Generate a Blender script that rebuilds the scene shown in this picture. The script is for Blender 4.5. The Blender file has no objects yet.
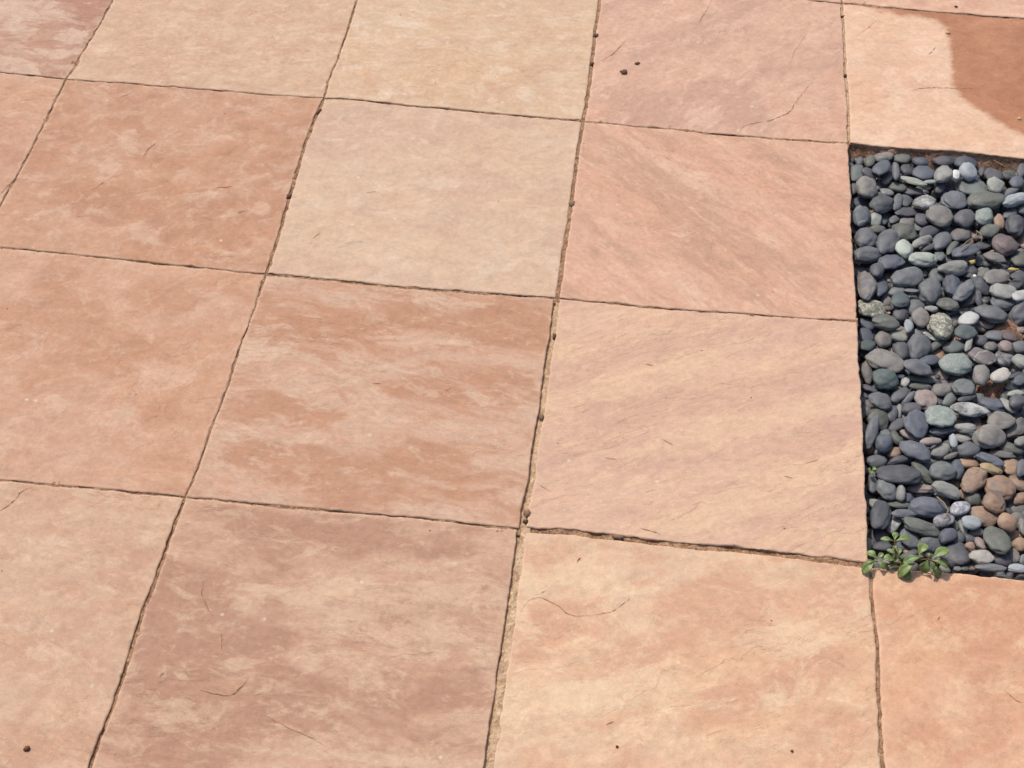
import bpy, math, random
import numpy as np
from mathutils import Vector, Matrix, noise

# ------------------------------------------------------------------ camera, world, sun
SC = bpy.context.scene
S = 0.45                                    # one slab with its joint, metres
F_PX = 1591.4285
CAM = np.array([1.369 * S / 0.6, -2.9523 * S / 0.6, 2.1594 * S / 0.6])
PITCH, YAW, ROLL = 0.7963, -0.1086, 0.0137

def cam_axes():
    cp, sp, cy, sy = math.cos(PITCH), math.sin(PITCH), math.cos(YAW), math.sin(YAW)
    cr, sr = math.cos(ROLL), math.sin(ROLL)
    f = np.array([cp * sy, cp * cy, -sp]); x = np.array([cy, -sy, 0.0]); u = np.cross(x, f)
    return cr * x + sr * u, -sr * x + cr * u, f
EX, EY, EF = cam_axes()
cd = bpy.data.cameras.new('camera'); cam = bpy.data.objects.new('camera', cd)
SC.collection.objects.link(cam); SC.camera = cam
cd.sensor_fit = 'HORIZONTAL'; cd.sensor_width = 36.0; cd.lens = F_PX / 1024 * 36
cd.clip_start = 0.02; cd.clip_end = 500
mw = Matrix.Identity(4)
for i in range(3):
    mw[i][0], mw[i][1], mw[i][2], mw[i][3] = EX[i], EY[i], -EF[i], CAM[i]
cam.matrix_world = mw

SUN_EL, SUN_AZ = math.radians(56), math.radians(-38)   # azimuth from +Y, negative = left of the view
w = bpy.data.worlds.new('World'); SC.world = w; w.use_nodes = True
wn = w.node_tree.nodes; sky = wn.new('ShaderNodeTexSky'); sky.sky_type = 'NISHITA'
sky.sun_disc = False; sky.sun_elevation = SUN_EL; sky.sun_rotation = SUN_AZ
sky.air_density = 1.0; sky.dust_density = 4.0; sky.ozone_density = 1.0
w.node_tree.links.new(sky.outputs[0], wn['Background'].inputs[0]); wn['Background'].inputs[1].default_value = 0.13
sd = bpy.data.lights.new('sun', 'SUN'); sd.energy = 3.0; sd.angle = math.radians(2.0); sd.color = (1.0, 0.95, 0.87)
sun = bpy.data.objects.new('sun', sd); SC.collection.objects.link(sun)
sv = Vector((math.sin(SUN_AZ) * math.cos(SUN_EL), math.cos(SUN_AZ) * math.cos(SUN_EL), math.sin(SUN_EL)))
sun.rotation_euler = sv.to_track_quat('Z', 'Y').to_euler()
sun.location = (0, 0, 5)
SC.view_settings.view_transform = 'Standard'; SC.view_settings.look = 'None'
SC.view_settings.exposure = 0.0; SC.view_settings.gamma = 1.0

# ------------------------------------------------------------------ helpers
C = SC.collection
rnd = random.Random(7)

def ray(px, py):
    return EF + (px - 512) / F_PX * EX - (py - 384) / F_PX * EY
def at(px, py, z=0.0):
    d = ray(px, py); t = (z - CAM[2]) / d[2]
    return CAM + t * d
def to_px(P):
    d = P - CAM; z = d @ EF
    return 512 + F_PX * (d @ EX) / z, 384 - F_PX * (d @ EY) / z

def lin(c):
    return tuple(((v / 255) / 12.92 if v / 255 <= 0.04045 else ((v / 255 + 0.055) / 1.055) ** 2.4) for v in c)
ALB = 0.80
def alb(c, k=None):
    k = ALB if k is None else k
    return tuple(min(0.9, v * k) for v in lin(c)) + (1.0,)

def link_mesh(name, verts, faces, mat=None, parent=None, loc=(0, 0, 0), smooth=True, attrs=None):
    me = bpy.data.meshes.new(name)
    me.from_pydata([tuple(v) for v in verts], [], faces); me.update()
    if smooth:
        me.shade_smooth()
    if attrs:
        for k, a in attrs.items():
            at_ = me.attributes.new(k, 'FLOAT', 'POINT'); at_.data.foreach_set('value', np.asarray(a, dtype=np.float32))
    if mat:
        me.materials.append(mat)
    o = bpy.data.objects.new(name, me); C.objects.link(o); o.location = loc
    if parent:
        o.parent = parent
    return o
def tag(o, label=None, cat=None, group=None, kind=None):
    if label: o['label'] = label
    if cat: o['category'] = cat
    if group: o['group'] = group
    if kind: o['kind'] = kind
    return o

class NT:
    """small node-graph writer"""
    def __init__(s, name):
        s.m = bpy.data.materials.new(name); s.m.use_nodes = True
        s.t = s.m.node_tree; s.b = s.t.nodes['Principled BSDF']; s.tc = None
    def n(s, kind, **kw):
        x = s.t.nodes.new('ShaderNode' + kind)
        for k, v in kw.items(): setattr(x, k, v)
        return x
    def put(s, sock, v):
        if isinstance(v, bpy.types.NodeSocket): s.t.links.new(v, sock)
        elif v is not None: sock.default_value = v
    def math(s, op, a, b=None, c=None, clamp=False):
        x = s.n('Math', operation=op, use_clamp=clamp); s.put(x.inputs[0], a); s.put(x.inputs[1], b); s.put(x.inputs[2], c)
        return x.outputs[0]
    def vmath(s, op, a, b=None):
        x = s.n('VectorMath', operation=op); s.put(x.inputs[0], a); s.put(x.inputs[1], b)
        return x.outputs[0]
    def scale(s, a, k):
        x = s.n('VectorMath', operation='SCALE'); s.put(x.inputs[0], a); s.put(x.inputs[3], k); return x.outputs[0]
    def obj(s):
        if not s.tc: s.tc = s.n('TexCoord')
        return s.tc.outputs['Object']
    def map(s, v, loc=(0, 0, 0), rot=(0, 0, 0), scale=(1, 1, 1)):
        x = s.n('Mapping'); s.put(x.inputs[0], v); s.put(x.inputs[1], loc); s.put(x.inputs[2], rot); s.put(x.inputs[3], scale)
        return x.outputs[0]
    def noise(s, v, sc, det=4, rough=.55, dist=0, col=False):
        x = s.n('TexNoise'); s.put(x.inputs['Vector'], v); x.inputs['Scale'].default_value = sc
        x.inputs['Detail'].default_value = det; x.inputs['Roughness'].default_value = rough; x.inputs['Distortion'].default_value = dist
        return x.outputs['Color' if col else 0]
    def voro(s, v, sc, feat='F1', out='Distance'):
        x = s.n('TexVoronoi', feature=feat); s.put(x.inputs['Vector'], v); x.inputs['Scale'].default_value = sc
        return x.outputs[out]
    def step(s, v, lo, hi, a=0.0, b=1.0):
        x = s.n('MapRange', interpolation_type='SMOOTHSTEP'); s.put(x.inputs[0], v)
        x.inputs[1].default_value = lo; x.inputs[2].default_value = hi; x.inputs[3].default_value = a; x.inputs[4].default_value = b
        return x.outputs[0]
    def mix(s, f, a, b, mode='MIX'):
        x = s.n('Mix', data_type='RGBA', blend_type=mode); s.put(x.inputs[0], f); s.put(x.inputs[6], a); s.put(x.inputs[7], b)
        return x.outputs[2]
    def attr(s, name):
        return s.n('Attribute', attribute_name=name).outputs['Fac']
    def bump(s, h, strength, dist, prev=None):
        x = s.n('Bump'); s.put(x.inputs['Strength'], strength); x.inputs['Distance'].default_value = dist
        s.put(x.inputs['Height'], h); s.put(x.inputs['Normal'], prev); return x.outputs[0]
    def out(s, col, rough=.8, normal=None, spec=.3):
        s.put(s.b.inputs['Base Color'], col); s.put(s.b.inputs['Roughness'], rough); s.put(s.b.inputs['Normal'], normal)
        s.b.inputs['Specular IOR Level'].default_value = spec
        return s.m

# ------------------------------------------------------------------ materials of the setting
def soil_mat(name, a, b, grit, k=.8):
    t = NT(name); o = t.obj()
    n1 = t.noise(o, 45, 6, .65); n2 = t.noise(o, 420, 3, .6)
    v = t.voro(o, 260, out='Color')
    c = t.mix(t.step(n1, .38, .62), alb(a, k), alb(b, k))
    c = t.mix(t.step(n2, .5, .72), c, alb(grit, k))
    bw = t.n('RGBToBW'); t.put(bw.inputs[0], v); c = t.mix(.5, c, bw.outputs[0], 'SOFT_LIGHT')
    h = t.math('ADD', n1, t.math('MULTIPLY', n2, .4))
    return t.out(c, .95, t.bump(h, .9, .004), .15)
M_SOIL = soil_mat('soil', (136, 98, 74), (172, 134, 112), (190, 156, 134), .72)
M_JOINT = soil_mat('joint_dirt', (140, 104, 78), (172, 134, 104), (206, 172, 140))
M_SAND = soil_mat('joint_sand', (180, 148, 118), (206, 174, 142), (230, 204, 172))

M_SIDE = soil_mat('slab_side', (150, 112, 84), (186, 146, 114), (206, 168, 138))
# slab material -------------------------------------------------------------
def slab_mat(name, base, dark, light, warm, ang, stretch, seed, td=.56, tl=.60, soft=.075, kd=.8, kl=.8, kw=.5, sc=1.0, wet=False):
    t = NT(name); o = t.obj()
    r = random.Random(seed)
    off = lambda: (r.uniform(-9, 9), r.uniform(-9, 9), r.uniform(-9, 9))
    warp = t.scale(t.vmath('SUBTRACT', t.noise(t.map(o, off()), 5.5, 3, .6, col=True), (.5, .5, .5)), .065)
    p = t.vmath('ADD', o, warp)
    rp = t.map(p, (0, 0, 0), (0, 0, -math.radians(ang)))
    rp3 = t.map(p, (0, 0, 0), (0, 0, -math.radians(ang + 8)))
    st = t.map(rp, off(), (0, 0, 0), (1, stretch, 1))
    st2 = t.map(rp, off(), (0, 0, 0), (1.3, stretch * 1.2, 1))
    st3 = t.map(rp3, off(), (0, 0, 0), (.7, stretch * .8, 1))
    n1 = t.noise(st, 6.5 * sc, 9, .60, .25)
    n2 = t.noise(st2, 9 * sc, 10, .66, .5)
    n3 = t.noise(st3, 4.5 * sc, 5, .6, .2)
    fine = t.noise(t.map(o, off()), 130, 6, .7)
    mid = t.noise(st2, 34, 6, .65, .3)
    d = t.math('ADD', t.math('ADD', n1, t.math('MULTIPLY', t.attr('dark'), .25)), t.math('MULTIPLY', t.math('SUBTRACT', mid, .5), .16))
    fD = t.step(d, td - soft, td + soft)
    l = t.math('ADD', t.math('ADD', n2, t.math('MULTIPLY', t.attr('light'), .25)), t.math('MULTIPLY', t.math('SUBTRACT', fine, .5), .10))
    fL = t.step(l, tl - soft * .9, tl + soft * .7)
    kd *= .92; kl *= .72; kw *= .85
    def hue(q):
        l = .3 * q[0] + .55 * q[1] + .15 * q[2]
        return tuple((l * .03 + v * .97) * .97 * k for v, k in zip(q, (1.0, .997, .972))) + (1,)
    A, B, L, W = (hue(alb(q)) for q in (base, dark, light, warm))
    c = t.mix(t.math('MULTIPLY', t.step(n3, .44, .62), kw), A, W)
    c = t.mix(t.math('MULTIPLY', fD, kd), c, B)
    c = t.mix(t.math('MULTIPLY', fL, kl), c, L)
    # marbling between the big patches
    mb = t.noise(t.map(rp, off(), (0, 0, 0), (1, 1 + (stretch - 1) * .6, 1)), 19 * sc, 8, .66, .45)
    c = t.mix(t.step(mb, .50, .66, 0, .42), c, B)
    c = t.mix(t.step(mb, .36, .48, .38, 0), c, L)
    fl = t.noise(t.map(rp, off(), (0, 0, 0), (1, 1 + (stretch - 1) * .3, 1)), 27 * sc, 9, .74, .2)
    c = t.mix(t.step(fl, .58, .61, 0, .40), c, L)
    c = t.mix(t.step(fl, .39, .42, .38, 0), c, B)
    # fine veins of a darker layer seen through the top one
    vein = t.step(t.math('ABSOLUTE', t.math('SUBTRACT', n2, .47)), .0, .016, 1, 0)
    c = t.mix(t.math('MULTIPLY', t.math('MULTIPLY', vein, t.step(n3, .45, .6)), .30), c, B)
    g = t.math('ADD', t.math('MULTIPLY', t.math('SUBTRACT', mid, .5), .36), t.math('MULTIPLY', t.math('SUBTRACT', fine, .5), .50))
    grain = t.noise(t.map(o, off()), 520, 3, .8)
    g = t.math('ADD', g, t.math('MULTIPLY', t.math('SUBTRACT', grain, .5), .34))
    c0 = c
    c = t.mix(1.0, c0, t.math('ADD', 1.0, g), 'MULTIPLY')
    # sparse tiny pits and pale crystals
    vo = t.n('TexVoronoi', feature='F1'); t.put(vo.inputs['Vector'], t.map(o, off())); vo.inputs['Scale'].default_value = 42
    sep = t.n('SeparateColor'); t.put(sep.inputs[0], vo.outputs['Color'])
    pit = t.math('MULTIPLY', t.step(vo.outputs['Distance'], .035, .075, 1, 0), t.step(sep.outputs[0], .93, .935))
    c = t.mix(t.math('MULTIPLY', pit, .8), c, alb((96, 60, 44)))
    chip = t.math('MULTIPLY', t.step(vo.outputs['Distance'], .05, .16, 1, 0), t.step(sep.outputs[1], .955, .96))
    c = t.mix(t.math('MULTIPLY', chip, .5), c, alb((245, 225, 205)))
    # edges rubbed pale with sand dust
    e = t.math('MULTIPLY', t.attr('edge'), t.step(mid, .35, .6))
    c = t.mix(t.math('MULTIPLY', e, .65), c, alb((224, 190, 162)))
    rough = .82
    if wet:
        wt = t.step(t.math('ADD', t.attr('wet'), t.math('MULTIPLY', t.math('SUBTRACT', mid, .5), .5)), .36, .62)
        c = t.mix(t.math('MULTIPLY', wt, .92), c, t.mix(1.0, t.mix(t.step(fl, .40, .62, 0, .55), c, B), t.mix(t.step(n2, .38, .62), (.55, .35, .245, 1), (.66, .44, .32, 1)), 'MULTIPLY'))
        rough = t.step(wt, 0, 1, .82, .42)
    h = t.math('ADD', t.math('MULTIPLY', fine, .5), t.math('MULTIPLY', mid, .9))
    nb = t.bump(h, .60, .0016)
    # split layers: low ledges where one sheet of the stone has come away
    lay = t.math('MULTIPLY', t.math('ADD', n1, t.math('MULTIPLY', t.math('SUBTRACT', mb, .5), .10)), 7.0)
    led = t.math('ADD', t.math('FLOOR', lay), t.step(t.math('FRACT', lay), 0, .14))
    nb = t.bump(led, t.step(n3, .42, .62, .05, .50), .0011, nb)
    nb = t.bump(t.math('SUBTRACT', fL, t.math('MULTIPLY', fD, .7)), .35, .0007, nb)
    nb = t.bump(pit, -.8, .001, nb)
    return t.out(c, rough, nb, .22)

# ------------------------------------------------------------------ paving grid
def ideal(i, j):                               # grid corner (column, row) in photo pixels
    P = np.array([i * S, -j * S, 0.0]); x, y = to_px(P); return (x, y)
G = {(0, 0): (66, 79), (1, 0): (324, 98), (2, 0): (583, 121), (3, 0): (849, 143),
     (1, 1): (266, 274), (2, 1): (557, 298), (3, 1): (858, 321), (1, 2): (185, 497), (2, 2): (522, 529), (3, 2): (870, 566),
     (3, -1): (842, 3), (4, 0): (1112, 168), (4, 1): (1150, 345), (4, 2): (1199, 590), (4, -1): (1078, 23)}
def g(i, j): return G.get((i, j), ideal(i, j))
V = {  # bends of the upright joints, between g(c,r) and g(c,r+1)
    (0, -1): [(100, 24), (84, 50)], (1, -1): [(347, 33), (338, 58), (330, 76)], (2, -1): [(596, 25), (594, 45), (590, 80)],
    (3, -1): [(845, 60), (848, 100)], (0, 0): [(45, 122), (17, 175)], (1, 0): [(312, 125), (303, 150), (290, 195), (276, 245)],
    (2, 0): [(577, 160), (571, 205), (565, 245)], (3, 0): [(851, 200), (854, 255)], (1, 1): [(241, 345), (219, 410), (197, 470)],
    (2, 1): [(550, 345), (541, 410), (531, 475)], (3, 1): [(861, 380), (864, 430), (867, 500)],
    (1, 2): [(165, 552), (141, 617), (118, 690), (90, 768)], (2, 2): [(513, 600), (500, 690), (488, 768)],
    (3, 2): [(873, 612), (878, 640), (879, 690), (883, 768)]}
H = {  # bends of the level joints, between g(c,r) and g(c+1,r)
    (-1, 0): [(0, 72)], (0, 0): [(150, 85), (240, 92)], (1, 0): [(360, 100), (440, 108), (530, 117)],
    (2, 0): [(650, 127), (740, 136), (800, 140)], (3, 0): [(900, 149), (960, 152), (1024, 159)],
    (0, 1): [(0, 247), (130, 260)], (1, 1): [(350, 282), (450, 291)], (2, 1): [(650, 307), (760, 315)],
    (0, 2): [(0, 480), (90, 488)], (1, 2): [(300, 508), (420, 518)], (2, 2): [(575, 532), (640, 541), (740, 550), (820, 559)],
    (3, 2): [(905, 568), (950, 572), (1024, 579)], (3, -1): [(900, 9), (1024, 19)]}
GAPV = {(2, 1): .0085, (2, 2): .0120, (3, 2): .0036, (2, -1): .0052, (3, -1): .0034, (1, 0): .0045, (2, 0): .0055, (1, 2): .0042}
GAPH = {(2, 2): .0095, (1, 1): .0045, (1, 0): .0040, (3, -1): .0060, (2, 0): .0035, (3, 0): .003, (3, 2): .003}
def sample(pl, t):
    pl = np.array(pl); seg = np.linalg.norm(np.diff(pl, axis=0), axis=1); cum = np.concatenate([[0], np.cumsum(seg)])
    s = t * cum[-1]
    return np.stack([np.interp(s, cum, pl[:, k]) for k in range(3)], -1)

def n1d(x, seed, f):
    return noise.noise(Vector((x * f, seed * 3.17, seed * 1.3)))

def poly(kind, c, r):
    a = g(c, r); b = g(c, r + 1) if kind == 'V' else g(c + 1, r)
    pts = [a] + list((V if kind == 'V' else H).get((c, r), [])) + [b]
    P = [at(x, y) for x, y in pts]; Q = sample(P, np.linspace(0, 1, 90)); ax = 0 if kind == 'V' else 1
    for k in range(1, 89):
        u = Q[k][1 - ax]; e = min(1, k / 6, (89 - k) / 6)
        Q[k][ax] += e * (.0016 * n1d(u, c * 7 + r * 3 + ax + 40, 16) + .0013 * n1d(u, c * 5 + r + ax + 60, 48) + .0006 * n1d(u, c + r + 80, 130))
    return Q
def edge_offset(s, seed, length):
    """how far the broken edge pulls in (m) along an edge"""
    out = []
    for q in s:
        x = q * length
        v = .0006 * n1d(x, seed, 22) + .0006 * n1d(x, seed + 5, 75) + .0006 * n1d(x, seed + 9, 210) + .0004 * n1d(x, seed + 13, 480)
        v += .0009 * n1d(x, seed + 31, 9)
        v += max(0, n1d(x, seed + 21, 34) - .42) * .006 + max(0, n1d(x, seed + 27, 110) - .40) * .005
        out.append(v)
    return np.array(out)

def tvals():
    L = S
    inner = np.linspace(.012, L - .012, 96)
    e = np.array([0, .0008, .0018, .0032, .0055, .0085])
    return np.concatenate([e, inner, L - e[::-1]]) / L

def build_slab(c, r, mat, label, dark=(), light=(), wet=None, hgt=0.0, tilt=(0, 0)):
    T = tvals(); n = len(T); L = S
    top, bot, lef, rig = (sample(poly('H', c, r), T), sample(poly('H', c, r + 1), T), sample(poly('V', c, r), T), sample(poly('V', c + 1, r), T))
    gt, gb = GAPH.get((c, r), .0024) / 2, GAPH.get((c, r + 1), .0024) / 2
    gl, gr = GAPV.get((c, r), .0024) / 2, GAPV.get((c + 1, r), .0024) / 2
    sd_ = (c + 5) * 13 + (r + 5) * 71
    top = top + np.outer(edge_offset(T, sd_ + 1, L) + gt, [0, -1, 0]); bot = bot + np.outer(edge_offset(T, sd_ + 2, L) + gb, [0, 1, 0])
    lef = lef + np.outer(edge_offset(T, sd_ + 3, L) + gl, [1, 0, 0]); rig = rig - np.outer(edge_offset(T, sd_ + 4, L) + gr, [1, 0, 0])
    # move the ends of each side to shared corners
    cs = {}
    for key, (hp, hi, vp, vi) in {'tl': (top, 0, lef, 0), 'tr': (top, -1, rig, 0), 'bl': (bot, 0, lef, -1), 'br': (bot, -1, rig, -1)}.items():
        cs[key] = np.array([vp[vi][0], hp[hi][1], 0])
    def pin(p, a, b):
        return p + np.outer(1 - T, a - p[0]) * 1.0 + np.outer(T, b - p[-1])
    def pin_end(p, a, b):
        w0 = np.clip(1 - T / .04, 0, 1) ** 1.0; w1 = np.clip(1 - (1 - T) / .04, 0, 1)
        return p + np.outer(w0, a - p[0]) + np.outer(w1, b - p[-1])
    top = pin_end(top, cs['tl'], cs['tr']); bot = pin_end(bot, cs['bl'], cs['br'])
    lef = pin_end(lef, cs['tl'], cs['bl']); rig = pin_end(rig, cs['tr'], cs['br'])
    P = np.zeros((n, n, 3))
    for j in range(n):                     # j: down (v), i: across (u)
        v = T[j]; u = T[:, None]
        P[j] = (1 - v) * top + v * bot + (1 - u) * lef[j] + u * rig[j] - (
            (1 - u) * (1 - v) * cs['tl'] + u * (1 - v) * cs['tr'] + (1 - u) * v * cs['bl'] + u * v * cs['br'])
    cen = P.reshape(-1, 3).mean(0); cen[2] = 0
    dist = np.minimum.outer(np.minimum(T, 1 - T), np.ones(n)); dist = np.minimum(dist, dist.T) * L
    for j in range(n):
        for i in range(n):
            x, y, _ = P[j, i]
            q = Vector((x * 9, y * 11, sd_)); z = .0011 * noise.noise(q) + .0005 * noise.noise(q * 3.3)
            z += .0007 * (noise.noise(Vector((x * 24, y * 30, sd_ + 4))) > .18)
            dd = dist[j, i]; z -= .0015 * max(0, 1 - dd / .0026) ** 2 * (1 + 1.2 * noise.noise(Vector((x * 90, y * 90, sd_))))
            P[j, i, 2] = z + hgt + tilt[0] * (x - cen[0]) + tilt[1] * (y - cen[1])
    zf = P[:, :, 2].copy()
    verts = P.reshape(-1, 3) - cen
    faces = [(j * n + i, (j + 1) * n + i, (j + 1) * n + i + 1, j * n + i + 1) for j in range(n - 1) for i in range(n - 1)]
    # side walls, rough, going down
    loop = [i for i in range(n)] + [j * n + n - 1 for j in range(1, n)] + [(n - 1) * n + i for i in range(n - 2, -1, -1)] + [j * n for j in range(n - 2, 0, -1)]
    vl = [tuple(v) for v in verts]; m = len(loop); prev = loop; TH = [-.006, -.016, -.030, -.042]
    for k, dz in enumerate(TH):
        cur = []
        for q in loop:
            x, y, z = verts[q]; rr = math.hypot(x, y)
            f = .0014 * noise.noise(Vector((x * 60, y * 60, dz * 90 + sd_))) + .0010 * (k == 3)
            cur.append(len(vl)); vl.append((x - x / rr * f, y - y / rr * f, dz))
        for a in range(m):
            b = (a + 1) % m
            faces.append((prev[a], prev[b], cur[b], cur[a]))
        prev = cur
    faces.append(tuple(prev))
    vv = np.array(vl); W = vv + cen; px, py = to_px_many(W)
    def blobs(bl):
        a = np.zeros(len(vv))
        for (x, y, rx, ry, an, am) in bl:
            ca, sa = math.cos(math.radians(an)), math.sin(math.radians(an))
            dx, dy = px - x, -(py - y)
            a += am * np.exp(-(((dx * ca + dy * sa) / rx) ** 2 + ((-dx * sa + dy * ca) / ry) ** 2))
        return a
    ed = np.zeros(len(vv)); ed[:n * n] = np.clip(1 - dist.reshape(-1) / .006, 0, 1)
    at_ = {'dark': blobs(dark), 'light': blobs(light), 'edge': ed}
    if wet is not None:
        at_['wet'] = wet_field(px, py)
    o = link_mesh('paving_stone', vv, faces, mat, None, tuple(cen), True, at_)
    o.data.materials.append(M_SIDE); nt_ = (n - 1) * (n - 1) + m // 1 * 0
    o.data.polygons.foreach_set('material_index', [0] * nt_ + [1] * (len(faces) - nt_))
    tag(o, label, 'paving stone', 'sandstone slabs paving the patio')
    return o, cen, (lambda x, y: hgt + tilt[0] * (x - cen[0]) + tilt[1] * (y - cen[1]) + .0011 * noise.noise(Vector((x * 9, y * 11, sd_)))
                    + .0005 * noise.noise(Vector((x * 29.7, y * 36.3, sd_ * 3.3))) + .0007 * (noise.noise(Vector((x * 24, y * 30, sd_ + 4))) > .18))
def to_px_many(P):
    d = P - CAM; z = d @ EF
    return 512 + F_PX * (d @ EX) / z, 384 - F_PX * (d @ EY) / z

WETL = [(868, 7), (900, 14), (935, 19), (947, 30), (950, 50), (953, 72), (951, 84), (962, 97), (985, 112), (1005, 126), (1024, 136), (1075, 160)]
def wet_field(px, py):
    """signed softness across the rim of the damp patch (0.5 on the rim)"""
    L = np.array(WETL, float); best = np.full(len(px), 1e9); side = np.zeros(len(px))
    for a, b in zip(L[:-1], L[1:]):
        d = b - a; t = np.clip(((px - a[0]) * d[0] + (py - a[1]) * d[1]) / (d @ d), 0, 1)
        dx, dy = px - a[0] - t * d[0], py - a[1] - t * d[1]; r = np.hypot(dx, dy)
        cr = d[0] * dy - d[1] * dx
        m = r < best; best = np.where(m, r, best); side = np.where(m, np.sign(-cr), side)
    return np.clip(.5 + side * best / 30, 0, 1)

# --- the slabs: base, dark, light, warm colours as seen; streak direction
SL = {}
def slab(c, r, label, cols, ang, stretch, seed, dark=(), light=(), wet=None, hgt=0, tilt=(0, 0), **kw):
    m = slab_mat('sandstone', *cols, ang, stretch, seed, wet=wet is not None, **kw)
    SL[(c, r)] = build_slab(c, r, m, label, dark, light, wet, hgt, tilt)
slab(-1, -1, 'maroon pink slab with pale patches in the top left corner of the paving',
     ((192, 150, 128), (180, 132, 112), (220, 192, 170), (200, 156, 130)), 0, 2.2, 11, [(100, 10, 25, 20, 0, .6)],
     [(20, 8, 40, 9, 0, 1.4), (72, 37, 15, 6, 0, 2), (10, 68, 26, 8, -10, 2.4), (25, 32, 12, 6, 0, 1.2), (52, 55, 25, 6, 0, .9)], kl=.9)
slab(0, -1, 'sandy tan slab with fine pink freckles behind the reddish slab with swirls',
     ((213, 180, 152), (200, 158, 134), (226, 196, 168), (214, 170, 142)), -5, 1.6, 12, [(140, 50, 60, 30, 0, .3)], [], kd=.5, sc=1.6)
slab(1, -1, 'straw beige slab with small white spots, between the tan slab and a pink one',
     ((215, 184, 155), (206, 166, 138), (230, 206, 182), (219, 178, 144)), -4, 2.0, 13, [(440, 45, 30, 10, 0, .8)],
     [(402, 22, 14, 5, 0, 2), (525, 93, 7, 5, 0, 3), (500, 48, 5, 4, 0, 3), (385, 95, 6, 5, 0, 2)], kd=.5, kw=.7)
slab(2, -1, 'pink slab with two dark brown crumbs and a long branching crack',
     ((217, 175, 152), (195, 157, 137), (230, 192, 170), (222, 164, 138)), 52, 2.2, 14,
     [(745, 108, 35, 14, -30, 1.3), (640, 108, 40, 16, 0, .7), (700, 30, 50, 20, 30, .6)], [(705, 118, 20, 8, 0, 1)], kd=.7, hgt=-.0005)
slab(3, -1, 'pale peach slab half darkened by a wet patch, above the pebble bed',
     ((230, 192, 164), (220, 174, 146), (238, 206, 180), (232, 186, 152)), 10, 1.5, 15, [], [(925, 50, 14, 6, 0, 1.5)], wet=True, kd=.6, hgt=.0006)
slab(-1, 0, 'plain tan brown slab cut by the left border, under the maroon pink slab',
     ((206, 164, 138), (194, 146, 122), (218, 184, 158), (212, 160, 126)), -10, 1.6, 16)
slab(0, 0, 'reddish slab with pale swirls and short scratches, second row left',
     ((202, 158, 130), (189, 140, 112), (220, 186, 162), (206, 152, 118)), 15, 1.3, 17,
     [(110, 120, 45, 20, 0, .6), (190, 190, 60, 25, 20, .6), (95, 200, 40, 18, 0, .8), (170, 230, 40, 15, 0, .9), (290, 150, 25, 30, 0, .4)],
     [(130, 137, 8, 10, 0, 1.8), (105, 165, 16, 10, 0, 1.2), (142, 232, 14, 9, 0, 1.4), (262, 208, 8, 6, 0, 2)], sc=1.25, kl=.7)
slab(1, 0, 'smooth beige slab with a faint mauve stain near its top left corner',
     ((215, 184, 158), (205, 168, 148), (224, 198, 176), (216, 180, 148)), 10, 1.4, 18,
     [(350, 130, 50, 22, 20, 1.3), (420, 140, 60, 20, 0, .5)], [(355, 205, 5, 4, 0, 3), (315, 203, 6, 4, 0, 2)], kd=.6, kl=.6, kw=.35)
slab(2, 0, 'salmon pink slab with a grey diagonal band, left of the upper pebbles',
     ((219, 174, 149), (196, 154, 130), (228, 192, 166), (216, 162, 134)), -42, 3.2, 19,
     [(640, 165, 45, 12, -38, 1.2), (690, 205, 60, 14, -35, 1.0), (720, 255, 70, 16, -20, .8)], [(680, 170, 30, 10, -30, .8)], kd=.75)
slab(0, 1, 'mottled terracotta slab with marbled swirls at the left border, third row',
     ((207, 164, 138), (194, 145, 116), (220, 184, 160), (210, 156, 120)), 10, 1.3, 20,
     [(40, 320, 60, 30, 0, .7), (120, 350, 60, 20, 0, .6), (165, 410, 30, 20, 0, 1), (170, 300, 30, 12, 0, .8)],
     [(55, 405, 8, 8, 0, 2), (160, 370, 20, 10, 0, 1), (145, 390, 60, 15, 15, .6)], sc=1.2, kl=.65)
slab(1, 1, 'brown streaked slab in the centre left, ochre bands running across it',
     ((209, 170, 146), (190, 140, 110), (220, 188, 164), (206, 158, 126)), -4, 2.9, 21,
     [(340, 325, 80, 16, -8, 1.2), (510, 320, 60, 22, 0, 1.1), (480, 388, 80, 18, -3, 1.2), (300, 412, 60, 14, -20, 1.1),
      (310, 475, 90, 20, 0, .8), (450, 470, 80, 20, 0, .6), (435, 455, 25, 9, -10, 1.0), (265, 330, 22, 7, -10, 1.5)],
     [(240, 350, 40, 12, 0, 1.0), (430, 300, 30, 12, 0, .8), (390, 370, 70, 12, 0, .4), (480, 398, 12, 3, -20, 2.2)], kd=.85)
slab(2, 1, 'pale slab with slanting yellow and mauve bands beside the lower pebbles',
     ((220, 182, 158), (207, 166, 146), (228, 192, 160), (226, 186, 150)), 27, 3.3, 22,
     [(760, 335, 70, 16, 5, 1.1), (600, 430, 60, 16, 15, 1.0), (790, 395, 60, 12, 18, 1.2), (700, 450, 80, 14, 15, 1.0), (700, 400, 60, 9, 15, .9), (610, 355, 50, 12, 15, .8)],
     [(600, 392, 70, 9, 15, 1.6), (690, 366, 60, 8, 18, 1.5), (750, 425, 110, 12, 16, 1.6), (780, 485, 90, 14, 20, 1.4), (690, 522, 60, 9, 10, 1.2)], kd=.7, kl=.75)
slab(0, 2, 'tan grained slab with a short crack at its upper left, bottom left corner',
     ((210, 174, 148), (198, 154, 128), (222, 190, 164), (212, 166, 132)), -12, 1.8, 23,
     [(120, 560, 30, 12, 0, .8), (60, 650, 60, 14, 0, .7)], [(40, 640, 60, 30, 0, .3)], sc=1.6, kd=.65)
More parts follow.
